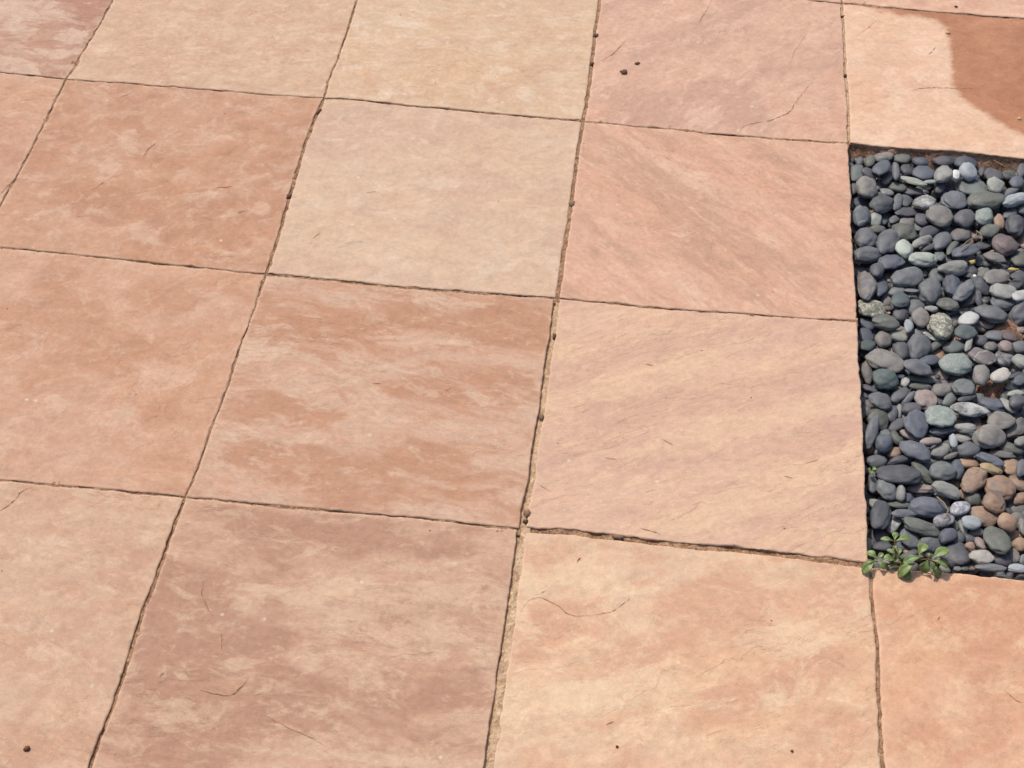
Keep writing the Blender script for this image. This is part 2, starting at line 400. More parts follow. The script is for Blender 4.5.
slab(1, 2, 'mauve brown slab with layered flakes and wavy pale ledges, bottom row',
     ((206, 166, 142), (182, 138, 116), (220, 188, 160), (206, 164, 132)), -2, 2.4, 24,
     [(180, 610, 45, 34, 0, 1.5), (300, 530, 100, 16, 0, 1.0), (170, 690, 50, 50, 0, 1.3), (260, 725, 90, 18, 0, 1.1), (380, 545, 80, 14, 0, .5),
      (310, 690, 70, 16, 10, .8), (440, 700, 60, 16, 0, .7), (250, 640, 50, 20, 0, .8), (270, 640, 14, 12, 0, .8)],
     [(300, 600, 60, 7, -15, 1.2), (420, 620, 70, 40, 0, .8), (400, 590, 70, 8, 0, .8), (350, 758, 90, 6, -5, 1.2), (240, 665, 22, 6, 0, .8)], kd=.9)
slab(2, 2, 'cream slab with orange blotches and a fine arched crack, bottom centre',
     ((223, 187, 158), (213, 164, 135), (236, 206, 172), (228, 178, 136)), 25, 1.8, 25,
     [(690, 600, 60, 22, 0, 1.1), (640, 645, 60, 16, 20, .9), (760, 690, 70, 20, 20, 1.1), (840, 590, 40, 20, 0, .8), (560, 625, 50, 14, 0, .6), (640, 725, 30, 10, 0, .8)],
     [(570, 575, 60, 14, 0, 1.0), (620, 690, 70, 18, 10, 1.2), (790, 640, 40, 16, 0, 1.0), (520, 600, 20, 30, 0, .8), (745, 640, 12, 8, 0, 1)], soft=.075, kd=.85, kl=.8)
slab(3, 2, 'orange tan slab with cloudy patches below the weed, bottom right corner',
     ((222, 174, 144), (206, 152, 122), (232, 194, 160), (228, 178, 128)), 35, 1.5, 26,
     [(1005, 655, 40, 24, 0, 1.0), (930, 610, 50, 12, 0, .5), (925, 740, 40, 20, 0, .7)], [(960, 690, 14, 14, 0, 1), (1010, 690, 30, 6, 0, 1.2), (950, 640, 30, 12, 0, .6)], kd=.65)
slab(2, -2, 'slab showing only as a thin sliver at the top border above the pink slab',
     ((222, 180, 156), (206, 160, 138), (232, 194, 170), (222, 174, 144)), 0, 1.5, 27)
slab(3, -2, 'peach slab edge along the top right border, behind the wet patched slab',
     ((224, 182, 156), (208, 160, 136), (234, 198, 172), (226, 176, 144)), 0, 1.5, 28)

# cracks: thin dirt-filled splits, parts of their slab
tc = NT('crack_dirt'); M_CRACK = tc.out(tc.mix(tc.step(tc.noise(tc.obj(), 220), .4, .6), alb((138, 98, 74)), alb((180, 138, 110))), .95, None, .1)
def crack(c, r, pts, wmm=1.0, fade=True):
    o, cen, hf = SL[(c, r)]
    for _ in range(2):
        if len(pts) > 2:
            pts = [pts[0]] + [(a[0] * f + b[0] * (1 - f), a[1] * f + b[1] * (1 - f)) for a, b in zip(pts[:-1], pts[1:]) for f in (.75, .25)] + [pts[-1]]
    P = [at(x, y) for x, y in pts]; n = int(max(8, np.linalg.norm(np.diff(np.array(P), axis=0), axis=1).sum() / .0016)); Q = sample(P, np.linspace(0, 1, n))
    sd_ = rnd.random() * 50; vs, fs = [], []
    for k in range(n):
        a, b = Q[max(0, k - 1)], Q[min(n - 1, k + 1)]; d = (b - a)[:2]; d = d / (np.linalg.norm(d) + 1e-9); nn = np.array([-d[1], d[0]])
        j = .0016 * n1d(k * .1, sd_, 1.3) + .0008 * n1d(k * .3, sd_, 2)
        wd = wmm * .0005 * (math.sin(math.pi * (k + .3) / n) ** .6 if fade else 1) * max(.12, 1 + 1.5 * n1d(k, sd_ + 2, .35))
        q = Q[k][:2] + nn * j
        for s in (-1, 1):
            p = q + nn * wd * s; vs.append((p[0] - cen[0], p[1] - cen[1], hf(p[0], p[1]) + .00055))
    fs = [(2 * k, 2 * k + 1, 2 * k + 3, 2 * k + 2) for k in range(n - 1)]
    return link_mesh('crack', vs, fs, M_CRACK, o)
for a in [
    (2, -1, [(738, 131), (748, 124), (770, 121), (790, 113), (797, 99), (812, 82)], 1.0), (2, -1, [(601, 61), (615, 53), (626, 40)], .9),
    (2, -1, [(697, 26), (708, 8), (712, 0)], .7), (2, -1, [(808, 33), (795, 50), (790, 64)], .5),
    (3, -1, [(908, 92), (925, 88), (950, 89), (975, 89)], .9), (3, -1, [(858, 34), (866, 30), (879, 19)], .6), (3, -1, [(928, 55), (934, 50), (936, 47)], 1.0),
    (0, 0, [(143, 158), (148, 149), (157, 143)], 1.1), (0, 0, [(90, 192), (103, 183), (115, 176)], .6), (0, 0, [(216, 188), (232, 187)], 1.0),
    (0, 0, [(238, 213), (248, 210)], 1.0), (0, 0, [(73, 217), (87, 216)], .7), (0, 0, [(118, 99), (135, 91)], .7),
    (1, 0, [(366, 193), (376, 191)], .8), (1, 0, [(313, 238), (320, 233)], 1.0), (-1, 0, [(0, 196), (10, 183)], .0 + .7) ,
    (0, 2, [(0, 512), (14, 501), (22, 491), (32, 488)], 1.2),
    (1, 2, [(203, 581), (202, 598), (210, 612), (215, 618)], .9), (1, 2, [(222, 634), (222, 650)], 1.0), (1, 2, [(200, 690), (222, 696), (236, 694), (249, 678)], 1.1),
    (1, 2, [(262, 715), (290, 728), (325, 745)], .6), (1, 2, [(160, 677), (164, 673)], 1.6),
    (2, 2, [(520, 613), (527, 600), (541, 596), (555, 604), (572, 617), (600, 615)], .55), (2, 2, [(598, 615), (614, 612), (630, 598)], 1.0), (2, 2, [(577, 563), (581, 558)], 1.3),
    (2, 2, [(540, 593), (546, 591)], 1.0), (2, 2, [(606, 725), (614, 721)], .7),
    (2, 1, [(537, 483), (543, 487), (550, 492)], .9), (2, 1, [(604, 458), (618, 460)], .7), (2, 1, [(662, 440), (673, 445)], .8), (2, 1, [(640, 528), (656, 532), (661, 535)], .8),
    (2, 1, [(805, 463), (818, 460)], .8), (2, 1, [(784, 476), (792, 478)], .7), (2, 1, [(645, 364), (656, 367)], .7),
    (1, 1, [(372, 383), (385, 383)], .7), (1, 1, [(198, 276 + 20), (204, 290)], .6) if False else (1, 1, [(445, 391), (452, 388)], .6),
    (3, 2, [(938, 620), (940, 617)], 1.3), (3, 2, [(1003, 690), (1015, 700), (1024, 703)], .6)]:
    crack(*a)

# ------------------------------------------------------------------ ground, outer pavement, joints, pit bed
def sheet(x0, x1, y0, y1, z, name, mat):
    o = link_mesh(name, [(x0, y0, z), (x1, y0, z), (x1, y1, z), (x0, y1, z)], [(0, 1, 2, 3)], mat, None, (0, 0, 0), False)
    return tag(o, kind='structure')
sheet(-60, 60, -60, 60, -.075, 'ground', soil_mat('ground_soil', (150, 112, 84), (180, 140, 108), (196, 158, 124)))
# joint fill: narrow uneven strips under every joint
def joint_strip(kind, c, r, half, z, vs, fs, mats, mi, offs=0.0):
    pl = poly(kind, c, r); n = 200; Q = sample(pl, np.linspace(0, 1, n)); m = 13; base = len(vs)
    nrm = np.array([1, 0]) if kind == 'V' else np.array([0, 1])
    for k in range(n):
        for q in range(m):
            s = (q / (m - 1) * 2 - 1) * half
            x, y = Q[k][0] + nrm[0] * (s + offs), Q[k][1] + nrm[1] * (s + offs)
            p = Vector((x * 55, y * 55, c * 3.1 + r))
            if mi == 1 and kind == 'V' and s + offs < -.0012: zz_ = -.0038
            else: zz_ = 0
            zz = zz_ + z + (.0002 if mi else .0012) + (.0016 if mi else .0022) * noise.noise(p * .7) + .0011 * noise.noise(p * 4.1) + .0007 * noise.noise(p * 11)
            vs.append((x, y, zz))
    for k in range(n - 1):
        for q in range(m - 1):
            a = base + k * m + q
            fs.append((a, a + 1, a + m + 1, a + m) if kind == 'V' else (a, a + m, a + m + 1, a + 1)); mats.append(mi)
vs, fs, ms = [], [], []
FILL = {('V', 2, 2): (-.0018, 1, .0025), ('V', 2, 1): (-.0022, 1, .0018), ('H', 2, 2): (-.0042, 0, 0), ('V', 3, 2): (-.0036, 0, 0),
        ('V', 1, 2): (-.0045, 0, 0), ('V', 2, -1): (-.0035, 0, 0), ('V', 3, -1): (-.0030, 1, .0006), ('V', 0, -1): (-.003, 0, 0)}
for c in range(-2, 5):
    for r in range(-3, 4):
        for kd in 'VH':
            if (kd == 'V' and c in (3, 4) and r in (0, 1)) or (kd == 'H' and c == 3 and r in (0, 1, 2)):
                continue
            z, mi, of = FILL.get((kd, c, r), (-.0031, 0, 0))
            joint_strip(kd, c, r, .009 if c < 3 or (kd == 'V' and c == 3) else .02, z - (0.00013 if kd == 'H' else 0), vs, fs, ms, mi, of)
jo = link_mesh('joint_sand', vs, fs, M_JOINT); jo.data.materials.append(M_SAND)
jo.data.polygons.foreach_set('material_index', ms); tag(jo, kind='structure')

# pavement going on outside the photograph: one sheet of plain slabs
vs, fs = [], []
def outer(x0, x1, y0, y1):
    b = len(vs); e = .0017; k = .002
    x0 += e; x1 -= e; y0 += e; y1 -= e
    vs.extend([(x0 + k, y0 + k, 0), (x1 - k, y0 + k, 0), (x1 - k, y1 - k, 0), (x0 + k, y1 - k, 0), (x0, y0, -k), (x1, y0, -k), (x1, y1, -k), (x0, y1, -k),
               (x0, y0, -.042), (x1, y0, -.042), (x1, y1, -.042), (x0, y1, -.042)])
    fs.append((b, b + 1, b + 2, b + 3))
    for l in (0, 4):
        for q in range(4):
            fs.append((b + l + q, b + l + 4 + q, b + l + 4 + (q + 1) % 4, b + l + (q + 1) % 4))
for i in range(-9, 12):
    for j in range(-9, 10):
        if (i, j) in SL or (i == 3 and j in (0, 1)): continue
        if abs(i - 1) < 6 and abs(j) < 5:
            P = [at(*g(*q)) for q in ((i, j), (i + 1, j), (i, j + 1), (i + 1, j + 1))]
            outer(max(P[0][0], P[2][0]), min(P[1][0], P[3][0]), max(P[2][1], P[3][1]), min(P[0][1], P[1][1]))
        else:
            outer(i * S, (i + 1) * S, -(j + 1) * S, -j * S)
mo = slab_mat('sandstone', (214, 174, 148), (198, 152, 128), (226, 192, 164), (216, 170, 136), 5, 1.8, 77)
tag(link_mesh('pavement', vs, fs, mo, smooth=False), kind='structure')

# the pebble bed -----------------------------------------------------------
PX0, PX1 = at(849, 146)[0], at(1112, 168)[0]
PYT, PYB = at(900, 150)[1], at(900, 573)[1]
SOIL = [(1012, 322, 16), (998, 330, 12), (991, 388, 13), (1000, 378, 9), (960, 388, 6), (976, 198, 0), (912, 176, 0), (893, 199, 5), (985, 425, 6), (1012, 341, 10), (951, 520, 0)]
EDGE = sample(poly('H', 3, 0), np.linspace(0, 1, 60))
def bed_z(x, y):
    z = -.046 + .004 * noise.noise(Vector((x * 18, y * 18, 3)))
    px, py = to_px(np.array([x, y, -.03]))
    for sx, sy, sr in SOIL:
        if sr: z += .012 * math.exp(-((px - sx) ** 2 + (py - sy) ** 2) / (sr * 1.1) ** 2)
    # bank of dirt under the upper slab's edge
    d = float(np.interp(x, EDGE[:, 0], EDGE[:, 1])) - y
    bank = -.0045 - max(0, d + .002) * 1.0 + .0035 * noise.noise(Vector((x * 70, y * 70, 9)))
    if d < .026: z = max(z, bank)
    z += .0014 * noise.noise(Vector((x * 130, y * 130, 1)))
    return z
nx, ny = 190, 330
vs = []
for j in range(ny):
    for i in range(nx):
        x = PX0 - .03 + (PX1 - PX0 + .08) * i / (nx - 1); y = PYB - .03 + (PYT - PYB + .05) * j / (ny - 1)
        vs.append((x, y, bed_z(x, y)))
fs = [(j * nx + i, j * nx + i + 1, (j + 1) * nx + i + 1, (j + 1) * nx + i) for j in range(ny - 1) for i in range(nx - 1)]
tag(link_mesh('soil', vs, fs, M_SOIL), kind='structure')

# ---- pebbles: where each lies, its half-lengths, tilt, colour and how high it sits in the heap
DS, BR = .40, 1.15
def peb_mat(name, col, col2, mode='plain', var=.10):
    t = NT(name); t.obj(); oi = t.n('ObjectInfo'); rn = oi.outputs['Random']
    p = t.vmath('ADD', t.obj(), t.scale((31.0, 17.0, 53.0), rn))
    big = t.noise(p, 45, 4, .6, .4); mid = t.noise(p, 190, 5, .7); fine = t.noise(p, 700, 3, .7)
    k_ = DS if max(col) - min(col) < 36 else .12
    ds = lambda q: tuple((sum(q) / 3 * k_ + v * (1 - k_)) * BR for v in q)
    col, col2 = ds(col), ds(col2)
    a, b = alb(col, .62), alb(col2, .62)
    c = t.mix(t.step(big, .42, .64), a, b)
    if mode == 'speck':
        s = t.step(t.noise(p, 330, 4, .75, .8), .52, .60)
        c = t.mix(t.math('MULTIPLY', s, .8), c, b)
    if mode == 'blotch':
        s = t.step(t.noise(p, 110, 6, .7, 1.2), .50, .57)
        c = t.mix(s, a, b)
        s2 = t.step(t.noise(p, 260, 4, .7, .8), .60, .66)
        c = t.mix(t.math('MULTIPLY', s2, .8), c, alb((225, 225, 215), .62))
    if mode == 'blotch2':
        c = t.mix(t.step(t.noise(p, 120, 6, .7, 1.2), .50, .57), a, b)
        c = t.mix(t.math('MULTIPLY', t.step(t.noise(p, 300, 4, .7, .8), .58, .63), .6), c, alb((206, 214, 200), .62))
    if mode == 'fleck':
        s = t.step(t.noise(p, 240, 5, .75, 1.5), .605, .66)
        c = t.mix(t.math('MULTIPLY', s, .75), c, alb((190, 205, 200), .62))
    if mode == 'stripe':
        q = t.map(p, (0, 0, 0), (.4, .3, .9), (1, 1, 1)); sx = t.n('SeparateXYZ'); t.put(sx.inputs[0], t.vmath('ADD', q, t.scale(t.noise(p, 60, 2, .5, col=True), .012)))
        s = t.step(t.math('ABSOLUTE', t.math('SUBTRACT', t.math('FRACT', t.math('MULTIPLY', sx.outputs[0], 48)), .5)), .02, .09, 1, 0)
        c = t.mix(t.math('MULTIPLY', s, .55), c, alb((200, 198, 195), .62))
    # a faint pale vein on some stones
    v = t.step(t.math('ABSOLUTE', t.math('SUBTRACT', t.noise(p, 38, 2, .5, .6), .5)), .0, .006, 1, 0)
    c = t.mix(t.math('MULTIPLY', t.math('MULTIPLY', v, t.step(rn, .72, .74)), .35), c, alb((190, 190, 190), .62))
    g = t.math('ADD', t.math('MULTIPLY', t.math('SUBTRACT', mid, .5), .55), t.math('MULTIPLY', t.math('SUBTRACT', fine, .5), .45))
    g = t.math('ADD', g, t.math('MULTIPLY', t.math('SUBTRACT', rn, .5), var * 2))
    c = t.mix(1.0, c, t.math('ADD', 1.0, g), 'MULTIPLY')
    dust = t.step(t.noise(p, 85, 6, .7), .56, .72)
    c = t.mix(t.math('MULTIPLY', dust, .16), c, alb((176, 168, 158), .62))
    h = t.math('ADD', mid, t.math('MULTIPLY', fine, .6))
    return t.out(c, t.step(mid, .3, .7, .48, .66), t.bump(h, .35, .0007), .35)
PCOL = {  # code: colour, second colour, kind of pattern, words
    'S': ((108, 111, 118), (96, 99, 106), 'plain', 'slate grey'), 'D': ((76, 79, 88), (88, 90, 96), 'plain', 'charcoal'),
    'B': ((93, 100, 116), (84, 90, 106), 'plain', 'blue grey'), 'G': ((112, 120, 118), (98, 106, 106), 'plain', 'greenish grey'),
    'O': ((106, 109, 98), (92, 96, 88), 'plain', 'olive grey'), 'W': ((122, 115, 110), (108, 104, 102), 'plain', 'brownish grey'),
    'w': ((138, 130, 122), (122, 116, 110), 'plain', 'taupe'), 'M': ((148, 147, 138), (130, 130, 124), 'plain', 'light grey'),
    'L': ((158, 168, 172), (140, 150, 156), 'plain', 'pale blue'), 'P': ((94, 93, 102), (84, 83, 91), 'plain', 'violet grey'),
    'R': ((118, 92, 90), (98, 84, 86), 'speck', 'maroon'), 'r': ((160, 136, 126), (142, 120, 112), 'plain', 'pinkish'),
    'T': ((172, 138, 112), (150, 122, 102), 'plain', 'tan'), 't': ((160, 128, 104), (118, 106, 102), 'plain', 'orange brown'),
    'Y': ((172, 152, 108), (146, 124, 96), 'plain', 'yellow tan'), 'C': ((158, 162, 148), (138, 142, 130), 'plain', 'pale grey green'),
    'c': ((172, 184, 166), (156, 166, 150), 'plain', 'mint'), 'g': ((132, 148, 140), (152, 164, 154), 'blotch2', 'green'),
    'E': ((88, 102, 102), (78, 94, 96), 'plain', 'teal grey'), 'e': ((82, 104, 102), (74, 94, 92), 'fleck', 'teal'),
    'K': ((120, 120, 116), (188, 188, 180), 'speck', 'speckled grey'), 'k': ((122, 118, 96), (186, 182, 158), 'blotch', 'mottled khaki'),
    'N': ((84, 82, 88), (150, 146, 150), 'speck', 'dark speckled'), 'V': ((150, 146, 160), (196, 196, 204), 'blotch', 'veined violet white'),
    'X': ((232, 232, 228), (222, 222, 216), 'plain', 'white'), 'x': ((190, 190, 186), (172, 172, 168), 'plain', 'whitish'),
    'u': ((190, 180, 166), (172, 162, 150), 'speck', 'cream'), 'Z': ((108, 96, 96), (128, 116, 114), 'stripe', 'striped maroon'),
    'f': ((104, 108, 112), (94, 98, 104), 'fleck', 'white flecked grey'), 'j': ((104, 112, 118), (94, 100, 108), 'stripe', 'veined grey'),
    'h': ((110, 108, 114), (150, 132, 116), 'plain', 'grey and tan'),
    'i': ((160, 130, 108), (130, 114, 102), 'blotch', 'patchy brown')}
PANEL = {'A1': (845, 140), 'B1': (932, 140), 'A2': (845, 200), 'B2': (932, 200), 'A3': (845, 260), 'B3': (932, 260), 'A4': (845, 320), 'B4': (932, 320),
         'A5': (845, 380), 'B5': (932, 380), 'A6': (845, 440), 'B6': (932, 440), 'A7': (855, 500), 'B7': (932, 500)}
TRACE = '''
A1 160 165 90 26 -3 P 0;75 210 50 38 90 P 0;165 235 50 42 60 S 1;275 235 72 58 70 O 1;420 185 112 60 8 w 1;625 195 100 72 -8 O 1;410 310 105 75 35 B 2;270 370 100 58 -30 D 1;565 350 100 45 95 S 2;690 330 75 62 -50 P 1;830 240 92 50 -10 B 1;870 365 122 84 -5 B 1;130 370 104 85 90 G 1;240 530 128 110 -50 w 2;95 540 70 38 90 G 1;390 500 80 50 40 S 0;480 420 92 50 55 P 1;590 525 100 50 -5 O 1;760 460 160 38 -17 C 2;950 465 75 24 3 C 2;465 580 78 40 -20 M 2;760 575 110 45 -5 P 1;680 660 85 78 -60 S 1;880 690 120 78 12 K 2 upper speckled pebble;410 710 132 95 10 D 2;580 690 95 58 70 S 1;170 690 100 70 0 B 0;520 280 60 45 40 B 0;390 610 60 35 0 O 0
B1 120 215 132 75 -8 P 1;380 250 122 90 -10 B 1;400 350 112 84 -45 L 2 topmost pale blue pebble;555 330 75 40 90 P 0;740 250 162 60 -5 O 0;690 390 112 72 -25 P 1;850 390 80 58 0 O 1;125 380 106 88 25 M 2;265 385 50 46 90 X 2 white chip;20 465 40 28 0 M 1;80 530 76 58 80 P 1;220 500 90 78 45 D 0;430 520 178 98 -5 G 1;705 500 102 86 -30 C 2;860 590 118 50 25 S 1;945 470 80 75 0 B 1;1010 320 100 60 75 S 1;940 330 50 48 0 O 0;250 670 142 100 -5 S 2;600 670 196 105 5 O 2;930 665 142 66 15 L 2;20 680 40 30 90 R 0;430 600 62 40 0 G 0
A2 185 175 120 100 85 j 2;335 220 85 76 60 C 1;700 130 142 50 0 P 1;430 220 70 60 60 S 0;545 215 60 44 35 S 1;370 325 92 45 -10 O 1;225 425 127 110 -15 S 2;690 245 85 62 0 w 1;860 215 86 68 -20 P 1;650 360 138 108 0 O 1;480 465 146 120 60 S 2;820 290 60 50 -60 G 0;660 540 102 92 -50 c 2 pale mint pebble;855 465 118 52 28 M 2;870 655 156 80 -6 c 2 long mint pebble;935 350 118 68 20 P 1;930 530 105 35 20 P 1;250 610 162 86 3 S 2;510 690 147 86 10 B 2;105 330 50 40 0 P 0;690 720 72 60 0 G 0
B2 80 180 152 112 -25 w 2;370 205 116 104 -20 P 2;260 170 96 45 70 S 1;580 180 100 92 0 g 2 round green pebble;745 245 88 56 95 T 2 small tan upright pebble;870 155 86 58 15 S 1;920 275 126 100 100 D 2;1010 115 50 45 0 S 1;50 335 82 70 0 P 1;110 450 112 94 35 S 1;320 385 112 80 20 W 1;640 345 112 74 20 O 2;810 505 142 112 -25 R 2 rough maroon pebble;830 385 62 30 0 D 0;560 510 110 52 10 D 0;370 565 152 74 15 B 2;225 530 96 44 55 O 1;700 640 127 55 -18 W 2;85 620 62 58 0 G 1;20 520 50 34 30 P 0;535 680 70 60 90 D 0;610 700 50 44 90 P 1;980 660 106 84 -20 O 1;1005 430 100 60 60 O 0;1015 270 30 24 90 L 1;220 305 80 30 25 B 0
A3 360 115 88 78 80 P 2;180 110 82 40 0 S 0;235 275 160 100 93 h 2 tall grey tan pebble;690 190 178 110 5 f 2 large white flecked oval;480 185 76 52 -5 O 0;400 300 102 75 80 B 1;500 285 46 34 0 P 0;945 350 150 120 95 S 2;585 360 102 62 10 G 1;615 450 102 74 0 E 2;740 340 86 22 -5 S 2;775 405 36 34 0 S 0;720 430 62 30 -60 L 0;300 540 156 104 -10 k 2 mottled cream pebble;460 470 72 68 0 W 0;780 530 118 90 0 S 1;840 640 108 94 -60 w 2;625 610 96 84 90 P 1;450 695 152 80 -8 O 2;710 735 75 52 90 L 2;250 710 102 60 -30 B 1;180 690 56 38 90 O 0;960 540 77 34 -5 M 2;490 590 20 14 0 T 1
B3 96 729 152 132 -40 k 2 mottled khaki pebble;250 90 162 80 8 M 2;222 285 124 94 95 B 2;365 340 142 80 45 S 2;420 400 132 88 50 D 1;50 180 88 82 0 G 1;540 280 152 80 -40 D 1;400 170 102 34 -10 D 1;725 195 132 90 5 w 2;570 150 76 58 30 O 1;475 175 18 14 0 X 2;690 90 72 48 20 P 0;790 350 147 82 -12 M 2;785 470 150 88 -15 S 1;930 275 96 60 25 D 1;980 180 102 58 0 P 1;520 425 92 38 95 P 2;600 450 52 48 0 W 0;660 595 182 90 -15 S 2;985 400 92 62 15 x 2 whitish border pebble;985 590 137 100 60 S 1;175 490 127 74 -10 O 2;220 585 92 26 12 D 1;240 680 80 74 0 D 0;400 545 102 38 0 r 0;410 650 110 74 12 x 2 icy white pebble;350 160 62 28 0 D 0;590 700 112 60 -20 r 0;885 215 40 30 0 N 0
A4 585 175 112 68 -15 C 1;425 215 102 88 -60 w 1;235 180 102 74 -70 B 1;250 285 92 64 5 E 1;225 370 62 48 0 W 0;625 345 110 86 -70 P 2;820 290 156 120 70 S 2;850 120 90 54 20 N 1;960 185 102 34 -25 K 1;1010 285 117 44 35 O 1;455 455 204 120 -15 w 2 large taupe pebble;810 530 168 84 -20 S 2;935 450 117 64 3 B 2;245 590 127 64 -75 W 1;450 660 142 118 0 e 2 teal flecked pebble;625 625 42 20 0 X 1;670 690 58 46 60 K 1;840 660 162 30 -8 O 1;840 740 122 40 -3 O 1;505 330 26 20 0 x 0;620 100 62 30 0 r 0;300 90 80 50 -30 B 0
B4 375 135 127 84 -3 E 2;250 215 24 22 0 u 1;250 300 122 74 5 G 1;410 270 87 36 70 M 2;265 490 178 120 -10 g 2 big angular sage pebble;400 440 102 60 -35 S 1;700 175 122 64 0 S 1;865 180 92 58 -20 R 1;545 225 72 62 0 P 1;655 295 76 54 0 W 1;820 290 77 60 -20 r 2;800 430 107 90 0 N 1;570 405 148 84 -22 Z 2 white striped maroon pebble;975 300 82 74 0 S 1;985 460 92 72 -40 C 2;545 615 120 92 85 w 2;760 620 118 80 20 u 2 nicked sandy pebble;885 530 50 34 0 T 0;70 620 132 78 10 r 0;350 745 130 98 -10 G 2;60 400 77 58 0 T 0;960 605 112 30 20 D 1;990 665 92 58 20 B 1;940 745 112 50 0 C 0;760 75 82 38 10 D 0;670 20 102 30 0 D 0;990 110 60 36 0 r 0
A5 270 95 92 34 -25 P 1;235 160 62 48 0 P 0;395 232 127 92 -25 S 2;605 165 112 64 35 S 1;705 210 107 42 50 S 1;900 215 132 104 -45 r 1;740 320 107 74 0 P 1;605 345 86 36 85 M 1;520 375 97 74 70 P 1;795 490 158 124 -60 B 2 blunt pointed bluish pebble;590 500 107 64 30 P 1;370 440 128 108 -60 O 1;260 300 82 58 90 W 0;300 570 184 66 75 S 1;455 600 72 54 0 G 1;565 640 92 48 -55 O 1;435 705 112 94 60 B 2;720 620 122 44 -25 r 1;955 685 122 48 3 r 2
B5 100 400 168 118 -20 g 2 domed green white pebble;200 220 92 60 50 G 1;115 110 118 74 5 w 1;390 205 107 36 12 D 2;410 330 192 74 -8 K 2 long speckled grey pebble;670 280 192 84 -8 B 1;850 285 107 44 -50 M 1;945 240 97 84 0 P 2;930 150 92 38 5 C 1;365 440 112 38 0 D 0;370 535 124 58 -3 M 2 light flat oval pebble;350 640 97 54 -8 M 1;238 680 82 46 -80 L 2;770 450 147 104 -5 w 2;930 540 132 90 40 W 1;640 630 174 134 15 w 2 big plain grey disc;110 565 152 54 8 B 1;800 650 62 48 0 W 0;1000 680 82 54 15 M 2;115 230 50 40 20 O 0
A6 555 145 87 74 0 T 1;785 120 174 98 -25 B 2;350 240 112 74 0 S 1;590 230 112 48 15 D 1;600 380 254 114 -3 D 2 largest charcoal oval;870 370 152 66 -45 O 1;310 485 122 64 90 S 1;455 540 138 94 -60 G 2;620 590 100 56 85 M 2;840 540 152 48 -2 r 1;700 640 60 54 90 B 1;930 250 52 38 0 M 0
B6 95 120 112 72 30 M 1;400 105 118 84 0 S 2;215 175 92 32 22 W 1;860 90 157 64 -15 O 1;780 160 142 42 -8 W 1;645 215 154 58 -20 B 2;410 260 118 64 -10 T 1;275 330 117 78 80 B 1;120 345 148 108 -5 G 2;660 325 128 50 -22 Y 2 narrow yellow pebble;465 440 168 118 40 i 2 patchy brown oval;900 310 127 88 -20 T 1;1000 310 102 58 80 S 2;165 560 172 78 -25 M 2;60 230 82 28 0 T 0;260 480 62 48 0 T 0;370 600 78 62 0 T 1;460 660 92 84 0 O 1;750 530 178 125 -15 t 2 cracked orange brown pebble;950 480 122 68 -40 t 1;690 690 132 108 -30 t 2;990 650 92 64 20 T 1;120 650 112 38 -50 r 0
A7 205 45 77 50 -30 C 1;242 145 138 98 80 D 2;420 45 122 36 -5 O 1;470 130 118 44 -3 S 2;690 70 178 98 -5 B 2 big blue black pebble;635 260 178 70 -18 O 2;840 190 100 64 8 N 2 knobbly dark speckled pebble;950 225 77 44 -80 O 1;875 340 87 70 30 B 2;365 235 87 58 50 K 1;270 310 82 48 20 S 0;175 350 87 44 -80 D 0;255 440 92 48 0 D 1;525 370 112 78 -45 f 1;450 440 82 50 0 D 0;725 420 118 74 0 f 1;520 520 92 38 20 P 1;440 285 50 34 0 W 0
B7 312 92 118 80 22 V 2 veined violet white pebble;570 185 162 114 -20 t 1;440 250 107 78 -10 L 2;345 285 87 48 -70 M 1;490 360 87 44 5 w 1;832 245 114 97 -30 T 2 round orange tan disc;725 445 172 125 -40 O 2 large olive grey pebble;290 425 92 64 20 S 1;405 420 82 54 -30 f 1;425 510 56 44 0 T 2 tiny orange coin pebble;535 480 87 48 -55 r 1;265 610 174 126 -5 P 1;550 630 132 78 -3 u 2 cream bumpy pebble;780 660 112 78 -10 P 1;910 625 87 64 -60 w 1;655 755 172 44 -3 S 2;930 90 112 88 0 W 0;1015 295 102 50 -80 w 1;930 400 87 64 0 T 0;980 500 92 78 0 T 1;1015 665 62 44 70 G 1;430 750 62 40 0 r 1;285 765 46 28 0 G 1;360 755 46 34 0 G 1;965 765 125 52 -4 L 2
'''
RECS = []
for ln in TRACE.strip().split('\n'):
    pn, rest = ln.split(' ', 1)
    ox, oy = PANEL[pn]; sc_ = 9.48 if pn == 'A7' else 11.13
    for e in rest.split(';'):
        f = e.split(' ')
        x, y, a, b, an = (float(v) for v in f[:5])
        RECS.append([ox + x / sc_, oy + y / sc_, a / sc_, b / sc_, an, f[5], int(f[6]), ' '.join(f[7:])])
# where two entries are the same stone seen in two sheets, keep the first
keep = []
for q in RECS:
    if not any(abs(q[0] - k[0]) < 3.2 and abs(q[1] - k[1]) < 3.2 and abs(q[2] - k[2]) < 3.5 and abs(q[3] - k[3]) < 3.5 for k in keep):
        keep.append(q)
RECS = keep

